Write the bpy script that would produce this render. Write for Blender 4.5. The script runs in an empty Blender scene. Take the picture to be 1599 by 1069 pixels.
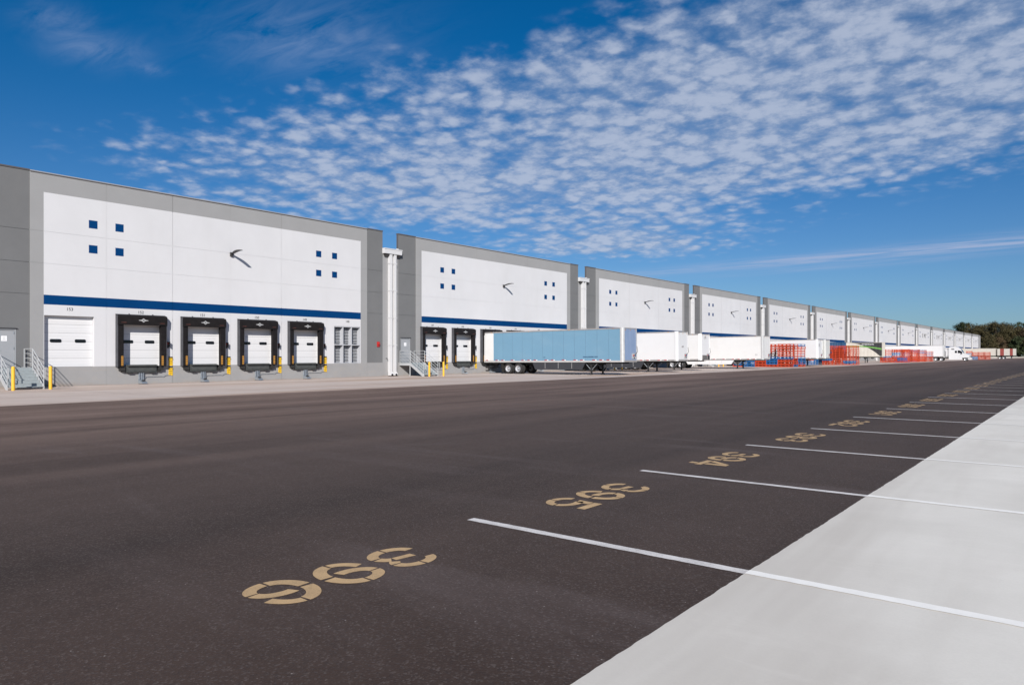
import bpy, bmesh, math, random
from mathutils import Vector, Matrix
R = math.radians
S = bpy.context.scene
COL = S.collection
random.seed(7)

# ------------------------------------------------------------------ camera
cam_d = bpy.data.cameras.new('camera'); cam = bpy.data.objects.new('camera', cam_d); COL.objects.link(cam)
cam.location = (0, 0, 1.6); cam.rotation_euler = (R(90), 0, R(38.78))
cam_d.sensor_width = 36; cam_d.lens = 25.31; cam_d.shift_y = 0.0116
cam_d.clip_start = 0.05; cam_d.clip_end = 6000
S.camera = cam

# ------------------------------------------------------------------ light
LDIR = Vector((-1.0, 1.13, -0.75)).normalized()          # the way sunlight travels
SUN_EL = math.asin(-LDIR.z); SUN_ROT = math.atan2(-LDIR.x, -LDIR.y)
sun_d = bpy.data.lights.new('sun', 'SUN'); sun_d.energy = 5.0; sun_d.angle = R(0.53); sun_d.color = (1.0, 0.955, 0.90)
sun = bpy.data.objects.new('sun', sun_d); COL.objects.link(sun)
sun.rotation_euler = LDIR.to_track_quat('-Z', 'Y').to_euler(); sun.location = (60, -60, 60)
S.view_settings.view_transform = 'Standard'; S.view_settings.look = 'None'
S.view_settings.exposure = 0.26; S.view_settings.gamma = 1.0; S.view_settings.use_curve_mapping = False
try:
    S.cycles.max_bounces = 6; S.cycles.diffuse_bounces = 3; S.cycles.caustics_reflective = False; S.cycles.caustics_refractive = False
except Exception: pass

# ------------------------------------------------------------------ node helpers
class NT:
    def __init__(s, tree): s.t = tree; s.n = tree.nodes; s.l = tree.links
    def put(s, inp, v):
        if v is None: return
        if isinstance(v, bpy.types.NodeSocket): s.l.new(v, inp)
        else:
            try: inp.default_value = v
            except Exception: inp.default_value = (*v, 1) if len(v) == 3 else v
    def m(s, op, a, b=None, c=None, clamp=False):
        n = s.n.new('ShaderNodeMath'); n.operation = op; n.use_clamp = clamp
        for i, v in enumerate((a, b, c)):
            if v is not None: s.put(n.inputs[i], v)
        return n.outputs[0]
    def v(s, op, a, b=None, sc=None):
        n = s.n.new('ShaderNodeVectorMath'); n.operation = op
        s.put(n.inputs[0], a)
        if b is not None: s.put(n.inputs[1], b)
        if sc is not None: s.put(n.inputs[3], sc)
        return n.outputs['Value'] if op in ('LENGTH', 'DOT_PRODUCT', 'DISTANCE') else n.outputs[0]
    def noise(s, vec, scale, detail=4, rough=0.5, dist=0.0, dim='3D'):
        n = s.n.new('ShaderNodeTexNoise'); n.noise_dimensions = dim
        s.put(n.inputs['Vector'], vec); n.inputs['Scale'].default_value = scale
        n.inputs['Detail'].default_value = detail; n.inputs['Roughness'].default_value = rough; n.inputs['Distortion'].default_value = dist
        return n.outputs['Fac']
    def vor(s, vec, scale, feat='SMOOTH_F1', smooth=0.6, rnd=1.0, out='Distance'):
        n = s.n.new('ShaderNodeTexVoronoi'); n.feature = feat
        s.put(n.inputs['Vector'], vec); n.inputs['Scale'].default_value = scale
        if feat == 'SMOOTH_F1': n.inputs['Smoothness'].default_value = smooth
        n.inputs['Randomness'].default_value = rnd
        return n.outputs[out]
    def mr(s, v, a, b, c=0.0, d=1.0, smooth=False):
        n = s.n.new('ShaderNodeMapRange'); n.interpolation_type = 'SMOOTHSTEP' if smooth else 'LINEAR'
        s.put(n.inputs[0], v)
        for i, x in enumerate((a, b, c, d)): n.inputs[i + 1].default_value = x
        return n.outputs[0]
    def mix(s, f, a, b, mode='MIX'):
        n = s.n.new('ShaderNodeMix'); n.data_type = 'RGBA'; n.blend_type = mode
        s.put(n.inputs[0], f); s.put(n.inputs[6], a); s.put(n.inputs[7], b)
        return n.outputs[2]
    def mapping(s, vec, scale=(1, 1, 1), loc=(0, 0, 0), rot=(0, 0, 0)):
        n = s.n.new('ShaderNodeMapping'); s.put(n.inputs[0], vec)
        n.inputs['Location'].default_value = loc; n.inputs['Scale'].default_value = scale; n.inputs['Rotation'].default_value = rot
        return n.outputs[0]
    def sep(s, vec):
        n = s.n.new('ShaderNodeSeparateXYZ'); s.put(n.inputs[0], vec); return n.outputs
    def comb(s, x, y, z=0.0):
        n = s.n.new('ShaderNodeCombineXYZ')
        for i, q in enumerate((x, y, z)): s.put(n.inputs[i], q)
        return n.outputs[0]

# ------------------------------------------------------------------ sky: Nishita with a high altocumulus sheet
W = bpy.data.worlds.new('World'); S.world = W; W.use_nodes = True
k = NT(W.node_tree)
bg = k.n['Background']; bg.inputs[1].default_value = 0.10
sk = k.n.new('ShaderNodeTexSky'); sk.sky_type = 'NISHITA'; sk.sun_disc = False
sk.sun_elevation = SUN_EL; sk.sun_rotation = SUN_ROT; sk.altitude = 200; sk.air_density = 1.0; sk.dust_density = 0.3; sk.ozone_density = 4.0
tc = k.n.new('ShaderNodeTexCoord').outputs['Generated']
dx, dy, dz = k.sep(tc)[:3]
elev = k.m('MAXIMUM', dz, 0.0)
# polarised, deep blue look
base = k.v('MULTIPLY', sk.outputs[0], (0.345, 0.475, 0.64))
deep = k.v('MULTIPLY', sk.outputs[0], (0.018, 0.40, 0.64))
skycol = k.mix(k.mr(elev, 0.03, 0.42, 0, 1, True), base, deep)
zz = k.m('MAXIMUM', dz, 0.02)
px = k.m('DIVIDE', dx, zz); py = k.m('DIVIDE', dy, zz)
P = k.comb(px, py, 0.0)
wob = k.noise(P, 0.9, 3, 0.6)
def blob(cx, cy, rx, ry, amp=1.0, rot=0.0):
    q = k.v('SUBTRACT', P, (cx, cy, 0))
    if rot: q = k.mapping(q, rot=(0, 0, rot))
    q = k.v('DIVIDE', q, (rx, ry, 1))
    d = k.v('DOT_PRODUCT', q, q)
    return k.m('MULTIPLY', k.m('EXPONENT', k.m('MULTIPLY', d, -1.0)), amp)
def add(*a):
    r = a[0]
    for x in a[1:]: r = k.m('ADD', r, x)
    return r
sheet = add(blob(-0.1, 3.1, 1.9, 1.7, 1.15), blob(-1.9, 3.2, 1.8, 1.5, 0.62), blob(-3.7, 2.6, 1.25, 1.4, .86),
            blob(-3.0, 5.0, 1.6, 1.6, 0.72), blob(1.2, 2.2, 1.2, 1.5, 1.0), blob(-1.6, 2.2, 0.7, .5, .25), blob(-3.5, 6.0, 1.2, 1.1, .7))
clear = add(blob(-0.95, 1.50, 0.30, 0.30, 0.45), blob(-1.38, 1.60, .25, .2, .4))
sheet = k.m('SUBTRACT', sheet, clear)
zq = k.m('ADD', zz, 0.15); Q = k.comb(k.m('DIVIDE', dx, zq), k.m('DIVIDE', dy, zq), 0.0)   # the layer follows the curve of the earth
Pd = k.v('ADD', Q, k.comb(k.m('MULTIPLY', k.noise(k.v('ADD', Q, (9, 3, 0)), 11.0, 3, 0.6), 0.07), k.m('MULTIPLY', k.noise(k.v('ADD', Q, (2, 7, 4)), 11.0, 3, 0.6), 0.07), 0.0))
n1 = k.noise(Q, 3.4, 4, 0.55)
cell = k.vor(Pd, 14.5, smooth=0.7)
cell2 = k.vor(Pd, 27.0, smooth=0.6)
fine = k.noise(Q, 42.0, 5, 0.65)
body = add(k.m('MULTIPLY', n1, 1.0), k.m('MULTIPLY', cell, -1.25), k.m('MULTIPLY', cell2, -0.45), k.m('MULTIPLY', fine, 0.50), 0.42)
cov = k.m('ADD', body, k.mr(k.m('ADD', sheet, k.m('MULTIPLY', k.m('SUBTRACT', wob, 0.5), 0.9)), 0.12, 1.30, -0.66, 0.74))
dens = k.mr(cov, 0.02, 1.35, 0.0, 1.0, True)
inside = k.mr(k.m('ADD', sheet, k.m('MULTIPLY', k.m('SUBTRACT', wob, 0.5), 0.5)), 0.25, 0.75, 0, 1, True)
dens = k.m('MULTIPLY', dens, inside)
# thin veils and the low streak of cirrus
wn = k.noise(k.mapping(P, scale=(3.0, 9.0, 1), rot=(0, 0, R(28))), 1.0, 6, 0.62, 0.6)
veil = k.m('MULTIPLY', add(blob(-1.95, 1.38, 0.30, 0.24, 0.75), blob(-2.55, 1.0, .16, .13, .7), blob(-2.57, 1.18, .05, .05, .8), blob(-2.40, 0.82, .12, .09, .6)), k.mr(wn, 0.34, 0.72))
yn = k.noise(k.mapping(P, scale=(1.2, 5.0, 1), rot=(0, 0, R(-12))), 1.2, 5, 0.6, 0.4)
band = k.m('MULTIPLY', add(blob(-1.4, 7.85, 3.1, 0.38, 1.25, R(3)), blob(-2.0, 8.7, 1.6, 0.30, 0.45, R(6)), blob(2.5, 7.2, 2.4, .25, .7)), k.mr(yn, 0.3, 0.65))
thin = k.m('MINIMUM', k.m('ADD', k.m('MULTIPLY', veil, 0.48), k.m('MULTIPLY', band, 0.85)), 0.8)
lit = k.mr(k.m('ADD', k.m('MULTIPLY', body, 0.7), k.m('MULTIPLY', fine, 0.7)), 0.25, 0.95, 0, 1, True)
ccol = k.mix(lit, (2.3, 3.0, 4.4, 1), (4.1, 4.6, 5.7, 1))
skycol = k.mix(thin, skycol, (3.1, 3.8, 5.5, 1))
skycol = k.mix(k.m('MULTIPLY', dens, 0.80), skycol, ccol)
k.l.new(skycol, bg.inputs[0])

# ------------------------------------------------------------------ materials
MATS = {}
def mat(name, col, rough=0.6, metal=0.0, var=0.0, vscale=1.0, bump=0.0, bscale=30.0, spec=0.5, dirt=None, world=False, foot=None):
    if name in MATS: return MATS[name]
    m = bpy.data.materials.new(name); m.use_nodes = True
    q = NT(m.node_tree); b = q.n['Principled BSDF']
    b.inputs['Base Color'].default_value = (*col, 1); b.inputs['Roughness'].default_value = rough; b.inputs['Metallic'].default_value = metal
    b.inputs['Specular IOR Level'].default_value = spec
    oc = q.n.new('ShaderNodeNewGeometry').outputs['Position'] if world else q.n.new('ShaderNodeTexCoord').outputs['Object']
    c = None
    if var:
        nz = q.noise(oc, vscale, 5, 0.6)
        c = q.mix(q.mr(nz, 0.3, 0.7), tuple(x * (1 - var) for x in col) + (1,), tuple(min(1, x * (1 + var)) for x in col) + (1,))
    if dirt:
        dcol, dsc, amt = dirt
        st = q.noise(q.mapping(oc, scale=dsc), 1.0, 6, 0.65)
        c = q.mix(q.m('MULTIPLY', q.mr(st, 0.52, 0.8), amt), c if c is not None else (*col, 1), (*dcol, 1))
    if foot:                                  # earth splashed up from the paving, ragged and patchy
        sp = q.noise(q.mapping(oc, scale=(1, .22, 1)), 1.0, 6, .7); fn = q.noise(oc, 2.5, 5, .7)
        hgt = q.m('ADD', q.m('MULTIPLY', q.mr(sp, .45, .75), 1.0), q.m('MULTIPLY', fn, .35))
        fz = q.m('SUBTRACT', hgt, q.m('MULTIPLY', q.m('ADD', q.sep(oc)[2], .33), 2.2))
        c = q.mix(q.m('MULTIPLY', q.mr(fz, 0.0, .8), foot[1]), c if c is not None else (*col, 1), (*foot[0], 1))
    if c is not None: q.l.new(c, b.inputs['Base Color'])
    if bump:
        bn = q.n.new('ShaderNodeBump'); bn.inputs['Strength'].default_value = bump; bn.inputs['Distance'].default_value = 0.01
        q.l.new(q.noise(oc, bscale, 4, 0.6), bn.inputs['Height']); q.l.new(bn.outputs[0], b.inputs['Normal'])
    MATS[name] = m
    return m

streak = (0.9, 0.9, 0.12)
M_white = mat('white wall paint', (0.575, 0.57, 0.58), 0.75, var=0.03, vscale=0.35, bump=0.12, bscale=9, dirt=((0.50, 0.49, 0.48), streak, 0.22), spec=0.25, world=True)
M_lgrey = mat('light grey wall paint', (0.288, 0.286, 0.286), 0.8, var=0.035, vscale=0.5, bump=0.12, bscale=9, dirt=((0.30, 0.29, 0.28), streak, 0.28), spec=0.25, world=True)
M_bgrey = mat('grey plinth paint', (0.29, 0.285, 0.283), 0.8, var=0.05, vscale=0.8, bump=0.15, bscale=9, dirt=((0.34, 0.30, 0.26), (1.2, 1.2, 2.0), 0.5), spec=0.25, world=True, foot=((.26,.185,.13), .65))
M_dgrey = mat('dark grey wall paint', (0.150, 0.151, 0.153), 0.8, var=0.05, vscale=0.5, bump=0.12, bscale=9, dirt=((0.17, 0.165, 0.16), streak, 0.4), spec=0.25, world=True)
M_joint = mat('joint sealant', (0.25, 0.24, 0.235), 0.9)
M_blue = mat('blue wall paint', (0.001, 0.038, 0.135), 0.8, var=.05, vscale=0.7, spec=0.05)
M_copl = mat('pale metal coping', (0.40, 0.40, 0.41), 0.45, metal=0.3)
M_copd = mat('bronze metal coping', (0.13, 0.115, 0.11), 0.45, metal=0.3)
M_roof = mat('white roof membrane', (0.6, 0.6, 0.6), 0.8)
M_door = mat('white door steel', (0.65, 0.645, 0.65), 0.5, spec=0.3, dirt=((0.6, 0.59, 0.57), (1.5, 1.5, .6), 0.25))
M_seal = mat('black foam vinyl', (0.012, 0.0105, 0.011), 0.75, var=0.3, vscale=3, bump=0.5, bscale=6, spec=.15)
M_side = mat('grey vinyl', (0.055, 0.055, 0.062), 0.6, var=.2, vscale=4)
M_glass = mat('dark window glass', (0.008, 0.009, 0.012), 0.12)
M_rub = mat('black rubber', (0.02, 0.019, 0.018), 0.8, var=.2, vscale=6)
M_lev = mat('dark green grey steel', (0.055, 0.06, 0.058), 0.55, var=.25, vscale=4, dirt=((.10,.08,.06),(3,3,3),.5))
M_galv = mat('galvanised steel', (0.42, 0.46, 0.50), 0.4, metal=0.7, var=.15, vscale=8)
M_yel = mat('safety yellow paint', (0.78, 0.43, 0.03), 0.5, var=.06, vscale=4, dirt=((.25,.18,.08),(5,5,1.5),.4))
M_ylw2 = mat('yellow sign plastic', (0.78, 0.48, 0.02), 0.5)
M_och = mat('ochre guide stripe', (0.42, 0.20, 0.03), 0.6)
M_blk = mat('black paint', (0.012, 0.012, 0.013), 0.5)
M_emb = mat('printed emblem', (0.42, 0.42, 0.42), 0.6)
M_wht = mat('white enamel', (0.82, 0.82, 0.82), 0.45)
M_red = mat('red plastic', (0.42, 0.02, 0.02), 0.4)
M_lens = mat('red lens', (0.25, 0.01, 0.01), 0.2)
M_steel = mat('grey stair paint', (0.40, 0.41, 0.42), 0.5, var=.06, vscale=3)
M_tread = mat('stair tread steel', (0.28, 0.31, 0.32), 0.6, var=.1, vscale=6)
M_pdoor = mat('grey door paint', (0.30, 0.31, 0.325), 0.5, var=.03, vscale=2)
M_gut = mat('white gutter metal', (0.58, 0.575, 0.58), 0.45, dirt=((.55,.53,.5),(2,2,.4),.3))
M_fix = mat('dark fixture metal', (0.055, 0.052, 0.052), 0.45, metal=.3)
M_lvf = mat('louvre frame', (0.42, 0.425, 0.45), 0.5)
M_lv = mat('louvre aluminium', (0.62, 0.63, 0.66), 0.45, metal=.2)
# vehicles
M_tblue = mat('sky blue trailer panel', (0.145, 0.275, 0.385), 0.32, var=.03, vscale=.8, dirt=((.22,.32,.40),(.35,3,.9),.35))
M_tnose = mat('grey blue trailer panel', (0.21, 0.28, 0.42), 0.4, var=.04, vscale=1, dirt=((.42,.45,.55),(1,3,.5),.4))
M_twhite = mat('white trailer panel', (0.65, 0.645, 0.65), 0.35, var=.02, vscale=.8, dirt=((.62,.6,.57),(.6,3,.5),.3))
M_tcream = mat('warm white trailer panel', (0.66, 0.65, 0.64), 0.4, var=.02, vscale=.8, dirt=((.56,.53,.49),(.6,3,.5),.35))
M_tgrey = mat('pale grey trailer panel', (0.55, 0.55, 0.53), 0.4, var=.04, vscale=.8)
M_alu = mat('aluminium rail', (0.60, 0.59, 0.58), 0.38, metal=.4, var=.1, vscale=3)
M_rail = mat('weathered rail metal', (0.36, 0.34, 0.33), 0.5, metal=.3, var=.15, vscale=3)
M_under = mat('black chassis paint', (0.018, 0.018, 0.019), 0.6, var=.3, vscale=3)
M_skirt = mat('charcoal side skirt', (0.035, 0.037, 0.043), 0.5, var=.1, vscale=1)
M_tyre = mat('tyre rubber', (0.022, 0.021, 0.021), 0.85, var=.2, vscale=8)
M_rim = mat('white wheel rim', (0.60, 0.60, 0.62), 0.4, metal=.5)
M_tapeR = mat('red reflective tape', (0.45, 0.02, 0.03), 0.4)
M_tapeW = mat('white reflective tape', (0.85, 0.85, 0.85), 0.4)
M_amber = mat('amber lamp', (0.6, 0.25, 0.02), 0.3)
M_cblue = mat('navy container steel', (0.022, 0.075, 0.16), 0.5, var=.2, vscale=1.5)
M_creamc = mat('cream container steel', (0.50, 0.465, 0.41), 0.5, var=.06, vscale=1.5)
M_rust = mat('rust red container steel', (0.25, 0.045, 0.035), 0.6, var=.2, vscale=2)
M_oran = mat('orange rack steel', (0.46, 0.045, 0.011), 0.6, var=.2, vscale=3)
M_deck = mat('dark deck shade and guard steel', (0.085, 0.028, 0.02), 0.7, var=.3, vscale=4)  # shade inside the rack stacks is put into this dark deck colour
M_rblue = mat('blue rack steel', (0.01, 0.105, 0.30), 0.55, var=.2, vscale=3)
M_bark = mat('tree bark', (0.09, 0.07, 0.055), 0.9, var=.2, vscale=3)

def leafmat(name, c1, c2):
    m = bpy.data.materials.new(name); m.use_nodes = True; q = NT(m.node_tree); b = q.n['Principled BSDF']
    ob = q.n.new('ShaderNodeObjectInfo').outputs['Random']
    oc = q.n.new('ShaderNodeTexCoord').outputs['Object']
    nz = q.noise(oc, 0.55, 3, 0.6)
    c = q.mix(q.mr(nz, .35, .65), (*c1, 1), (*c2, 1))
    hs = q.n.new('ShaderNodeHueSaturation'); q.l.new(c, hs.inputs['Color']); q.l.new(q.mr(ob, 0, 1, .75, 1.25), hs.inputs['Value'])
    q.l.new(hs.outputs[0], b.inputs['Base Color']); b.inputs['Roughness'].default_value = .7; b.inputs['Specular IOR Level'].default_value = .2
    MATS[name] = m; return m
M_leaf = [leafmat('olive green leaves', (0.048, 0.042, 0.018), (0.082, 0.066, 0.03)), leafmat('brownish autumn leaves', (0.07, 0.05, 0.028), (0.105, 0.072, 0.04)), leafmat('dark pine needles', (0.022, 0.032, 0.014), (0.042, 0.052, 0.022))]

# asphalt: streaky lanes along the yard, mineral specks
def asphalt_mat():
    m = bpy.data.materials.new('asphalt'); m.use_nodes = True; q = NT(m.node_tree); b = q.n['Principled BSDF']
    oc = q.n.new('ShaderNodeTexCoord').outputs['Object']
    lanes = q.noise(q.mapping(oc, scale=(0.55, 0.035, 1), rot=(0, 0, R(-3))), 1.0, 5, 0.55, 0.5)
    broad = q.noise(oc, 0.22, 5, 0.6)
    mott = q.noise(oc, 3.0, 6, 0.7)
    grain = q.noise(oc, 95.0, 3, 0.7)
    f = add2(q, q.m('MULTIPLY', lanes, 2.0), q.m('MULTIPLY', broad, 1.0), q.m('MULTIPLY', mott, 0.5), q.m('MULTIPLY', grain, 0.6))
    c = q.mix(q.mr(f, 1.70, 2.40), (0.026, 0.0145, 0.0105, 1), (0.058, 0.0365, 0.0285, 1))
    dockside = q.mr(q.m('ADD', q.sep(oc)[0], q.m('MULTIPLY', q.m('SUBTRACT', broad, .5), 9.0)), -5.0, -24.0, 0, 1, True)   # the asphalt turns paler towards the dock, with an uneven edge
    c = q.mix(dockside, c, q.v('MULTIPLY', c, (3.3, 3.45, 3.5)))
    # polished wheel scuffs swept across the lanes
    sc = q.noise(q.mapping(oc, scale=(0.16, 0.75, 1), rot=(0, 0, R(28)), loc=(3, 1, 0)), 1.0, 5, 0.6, 0.8)
    c = q.mix(q.m('MULTIPLY', q.mr(sc, 0.52, 0.74, 0, 1, True), 0.35), c, (0.135, 0.105, 0.10, 1))
    specks = q.vor(oc, 24.0, 'F1')
    pick = q.vor(oc, 24.0, 'F1', out='Color')
    sel = q.mr(q.sep(pick)[0], 0.93, 0.96)
    spk = q.m('MULTIPLY', q.mr(specks, 0.16, 0.06), sel)
    c = q.mix(q.m('MULTIPLY', spk, 0.6), c, (0.50, 0.45, 0.42, 1))
    sp2 = q.vor(oc, 85.0, 'F1', out='Color')
    c = q.mix(q.m('MULTIPLY', q.mr(q.sep(sp2)[1], 0.75, 1.0), 0.24), c, (0.25, 0.215, 0.20, 1))
    c = q.mix(q.m('MULTIPLY', q.mr(q.sep(sp2)[2], 0.70, 1.0), 0.4), c, (0.022, 0.018, 0.02, 1))
    q.l.new(c, b.inputs['Base Color']); b.inputs['Roughness'].default_value = 0.85; b.inputs['Specular IOR Level'].default_value = 0.15
    b.inputs['Sheen Weight'].default_value = 0.03; b.inputs['Sheen Roughness'].default_value = 0.45; b.inputs['Sheen Tint'].default_value = (1, .93, .9, 1)
    bn = q.n.new('ShaderNodeBump'); bn.inputs['Strength'].default_value = 0.4; bn.inputs['Distance'].default_value = 0.006
    q.l.new(add2(q, q.vor(oc, 85.0, 'F1'), q.m('MULTIPLY', q.noise(oc, 30, 3, .6), .6)), bn.inputs['Height']); q.l.new(bn.outputs[0], b.inputs['Normal'])
    MATS['asphalt'] = m; return m
def add2(q, *a):
    r = a[0]
    for x in a[1:]: r = q.m('ADD', r, x)
    return r
def concrete_mat(name, ca, cb, stain, amt, along=(0.5, 0.08, 1)):
    m = bpy.data.materials.new(name); m.use_nodes = True; q = NT(m.node_tree); b = q.n['Principled BSDF']
    oc = q.n.new('ShaderNodeTexCoord').outputs['Object']
    a = q.noise(oc, 0.6, 6, 0.6, 0.3); s1 = q.noise(q.mapping(oc, scale=along), 1.0, 5, 0.6, 0.4); g = q.noise(oc, 60, 3, .6)
    tr = q.noise(q.mapping(oc, scale=(1.1, 4.5, 1), rot=(0, 0, R(62))), 1.0, 6, .7, 1.4)
    c = q.mix(q.mr(add2(q, a, q.m('MULTIPLY', g, .35)), 0.42, 0.92), (*ca, 1), (*cb, 1))
    c = q.mix(q.m('MULTIPLY', q.mr(s1, 0.42, 0.72, 0, 1, True), amt), c, (*stain, 1))
    c = q.mix(q.m('MULTIPLY', q.mr(tr, 0.5, 0.85, 0, 1, True), .14), c, tuple(x * 1.15 for x in cb) + (1,))
    q.l.new(c, b.inputs['Base Color']); b.inputs['Roughness'].default_value = .85; b.inputs['Specular IOR Level'].default_value = .25
    bn = q.n.new('ShaderNodeBump'); bn.inputs['Strength'].default_value = 0.2; bn.inputs['Distance'].default_value = 0.004
    q.l.new(g, bn.inputs['Height']); q.l.new(bn.outputs[0], b.inputs['Normal'])
    MATS[name] = m; return m
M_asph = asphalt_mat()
M_pad = concrete_mat('pale concrete', (0.66, 0.625, 0.56), (0.79, 0.75, 0.68), (0.52, 0.475, 0.42), .8)
M_apron = concrete_mat('tan concrete', (0.49, 0.41, 0.36), (0.58, 0.49, 0.44), (0.38, 0.26, 0.19), .95, (0.30, 0.03, 1))
M_ground = mat('dry grass and soil', (0.10, 0.10, 0.05), 0.95, var=.35, vscale=.3)

def wornpaint(name, col, under, wear):
    m = bpy.data.materials.new(name); m.use_nodes = True; q = NT(m.node_tree); b = q.n['Principled BSDF']
    oc = q.n.new('ShaderNodeTexCoord').outputs['Object']
    g = q.noise(oc, 90, 4, .7); l = q.noise(oc, 4, 4, .6)
    f = q.mr(add2(q, g, q.m('MULTIPLY', l, .6)), 0.55, 0.85)
    c = q.mix(q.mr(l, .3, .7), tuple(x * .9 for x in col) + (1,), (*col, 1))
    c = q.mix(q.m('MULTIPLY', q.m('SUBTRACT', 1.0, f), wear), c, (*under, 1))
    q.l.new(c, b.inputs['Base Color']); b.inputs['Roughness'].default_value = .8
    MATS[name] = m; return m
M_line = wornpaint('white stall paint on asphalt', (0.74, 0.70, 0.67), (0.22, 0.19, 0.18), .55)
M_line2 = wornpaint('white stall paint on concrete', (0.97, 0.94, 0.88), (0.75, 0.71, 0.65), .10)
M_num = wornpaint('tan number paint', (0.58, 0.385, 0.195), (0.14, 0.10, 0.07), .45)

# ------------------------------------------------------------------ mesh builder
class MB:
    def __init__(s): s.v = []; s.f = []; s.m = []; s.mats = []
    def mi(s, m):
        if m not in s.mats: s.mats.append(m)
        return s.mats.index(m)
    def poly(s, pts, m):
        b = len(s.v); s.v += [tuple(p) for p in pts]; s.f.append(tuple(range(b, b + len(pts)))); s.m.append(s.mi(m)); return s
    def box(s, x0, x1, y0, y1, z0, z1, m):
        b = len(s.v); s.v += [(x, y, z) for x in (x0, x1) for y in (y0, y1) for z in (z0, z1)]
        for f in ((0, 1, 3, 2), (4, 6, 7, 5), (0, 4, 5, 1), (2, 3, 7, 6), (0, 2, 6, 4), (1, 5, 7, 3)):
            s.f.append(tuple(b + i for i in f)); s.m.append(s.mi(m))
        return s
    def tube(s, p0, p1, r, m, n=8, r1=None, cap=True):
        p0 = Vector(p0); p1 = Vector(p1); r1 = r if r1 is None else r1
        d = (p1 - p0).normalized(); u = d.cross(Vector((0, 0, 1)))
        if u.length < 1e-3: u = Vector((1, 0, 0))
        u.normalize(); w = d.cross(u); b = len(s.v)
        for (p, q) in ((p0, r), (p1, r1)):
            for i in range(n):
                a = 2 * math.pi * (i + .5) / n; s.v.append(tuple(p + u * math.cos(a) * q + w * math.sin(a) * q))
        for i in range(n):
            j = (i + 1) % n; s.f.append((b + i, b + j, b + n + j, b + n + i)); s.m.append(s.mi(m))
        if cap:
            s.f.append(tuple(b + i for i in range(n))); s.m.append(s.mi(m)); s.f.append(tuple(b + n + i for i in reversed(range(n)))); s.m.append(s.mi(m))
        return s
    def extr(s, pts, axis, a, b_, m):
        """extrude a 2D outline: axis 'y' takes (x,z) points, axis 'x' takes (y,z), axis 'z' takes (x,y)"""
        def P3(p, t): return {'y': (p[0], t, p[1]), 'x': (t, p[0], p[1]), 'z': (p[0], p[1], t)}[axis]
        n = len(pts); b = len(s.v)
        s.v += [P3(p, a) for p in pts] + [P3(p, b_) for p in pts]; mi = s.mi(m)
        s.f.append(tuple(b + i for i in range(n))); s.m.append(mi); s.f.append(tuple(b + n + i for i in reversed(range(n)))); s.m.append(mi)
        for i in range(n):
            j = (i + 1) % n; s.f.append((b + i, b + n + i, b + n + j, b + j)); s.m.append(mi)
        return s
    def build(s, name, parent=None, loc=(0, 0, 0), fix=False, smooth=False):
        me = bpy.data.meshes.new(name); me.from_pydata(s.v, [], s.f)
        for m in s.mats: me.materials.append(m)
        me.polygons.foreach_set('material_index', s.m)
        if smooth: me.polygons.foreach_set('use_smooth', [True] * len(s.f))
        me.update()
        if fix:
            bm = bmesh.new(); bm.from_mesh(me); bmesh.ops.recalc_face_normals(bm, faces=bm.faces); bm.to_mesh(me); bm.free()
        o = bpy.data.objects.new(name, me); COL.objects.link(o); o.parent = parent; o.location = loc
        return o

def tag(o, label=None, cat=None, group=None, kind=None):
    if label: o['label'] = label
    if cat: o['category'] = cat
    if group: o['group'] = group
    if kind: o['kind'] = kind
    return o
def thing(name, label, cat, loc=(0, 0, 0), rz=0.0, group=None):
    o = bpy.data.objects.new(name, None); COL.objects.link(o); o.location = loc; o.rotation_euler = (0, 0, rz); o.empty_display_size = .3
    return tag(o, label, cat, group)
def copy_tree(o, parent=None, loc=None):
    c = o.copy(); COL.objects.link(c); c.parent = parent
    if loc is not None: c.location = loc
    for ch in list(o.children): copy_tree(ch, c)
    return c
ORD = ['first', 'second', 'third', 'fourth', 'fifth', 'sixth', 'seventh', 'eighth', 'ninth', 'tenth', 'eleventh', 'twelfth', 'thirteenth', 'fourteenth', 'fifteenth', 'sixteenth']

# ------------------------------------------------------------------ ground
XW = -48.4                                   # plane of the dock wall
def gz(x):                                   # the yard falls gently to the dock
    q = -x
    if q < 6: return 0.0
    if q < 30.4: return -0.255 * (q - 6) / 24.4
    return -0.255 - 0.075 * (q - 30.4) / 18.0
def sheet_mesh(name, xs, y0, y1, m, ny=1, dz=0.0):
    b = MB()
    ys = [y0 + (y1 - y0) * i / ny for i in range(ny + 1)]
    for i in range(len(xs) - 1):
        for j in range(ny):
            a, c = xs[i], xs[i + 1]
            b.poly([(a, ys[j], gz(a) + dz), (c, ys[j], gz(c) + dz), (c, ys[j + 1], gz(c) + dz), (a, ys[j + 1], gz(a) + dz)], m)
    return b.build(name)
g = MB(); g.poly([(-2500, -2500, -.62), (2500, -2500, -.62), (2500, 2500, -.62), (-2500, 2500, -.62)], M_ground)
tag(g.build('ground'), kind='structure')
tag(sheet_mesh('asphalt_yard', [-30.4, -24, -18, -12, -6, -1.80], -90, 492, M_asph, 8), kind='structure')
tag(sheet_mesh('concrete_apron', [-48.6, -44, -38, -30.4], -90, 492, M_apron, 4), kind='structure')
pb_ = MB(); rj = random.Random(3); ys = [-90.0]
while ys[-1] < 90: ys.append(ys[-1] + (.07 if -3 < ys[-1] < 30 else .6))
ys.append(492.0); wv = 0.0; es = []
for y in ys:
    wv = wv * .8 + rj.uniform(-.0015, .0015); es.append(-1.965 + wv + rj.uniform(-.004, .004))
for i in range(len(ys) - 1):
    pb_.poly([(es[i], ys[i], .004), (16, ys[i], .004), (16, ys[i + 1], .004), (es[i + 1], ys[i + 1], .004)], M_pad)
tag(pb_.build('concrete_pad'), kind='structure')
kb = MB()
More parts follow.
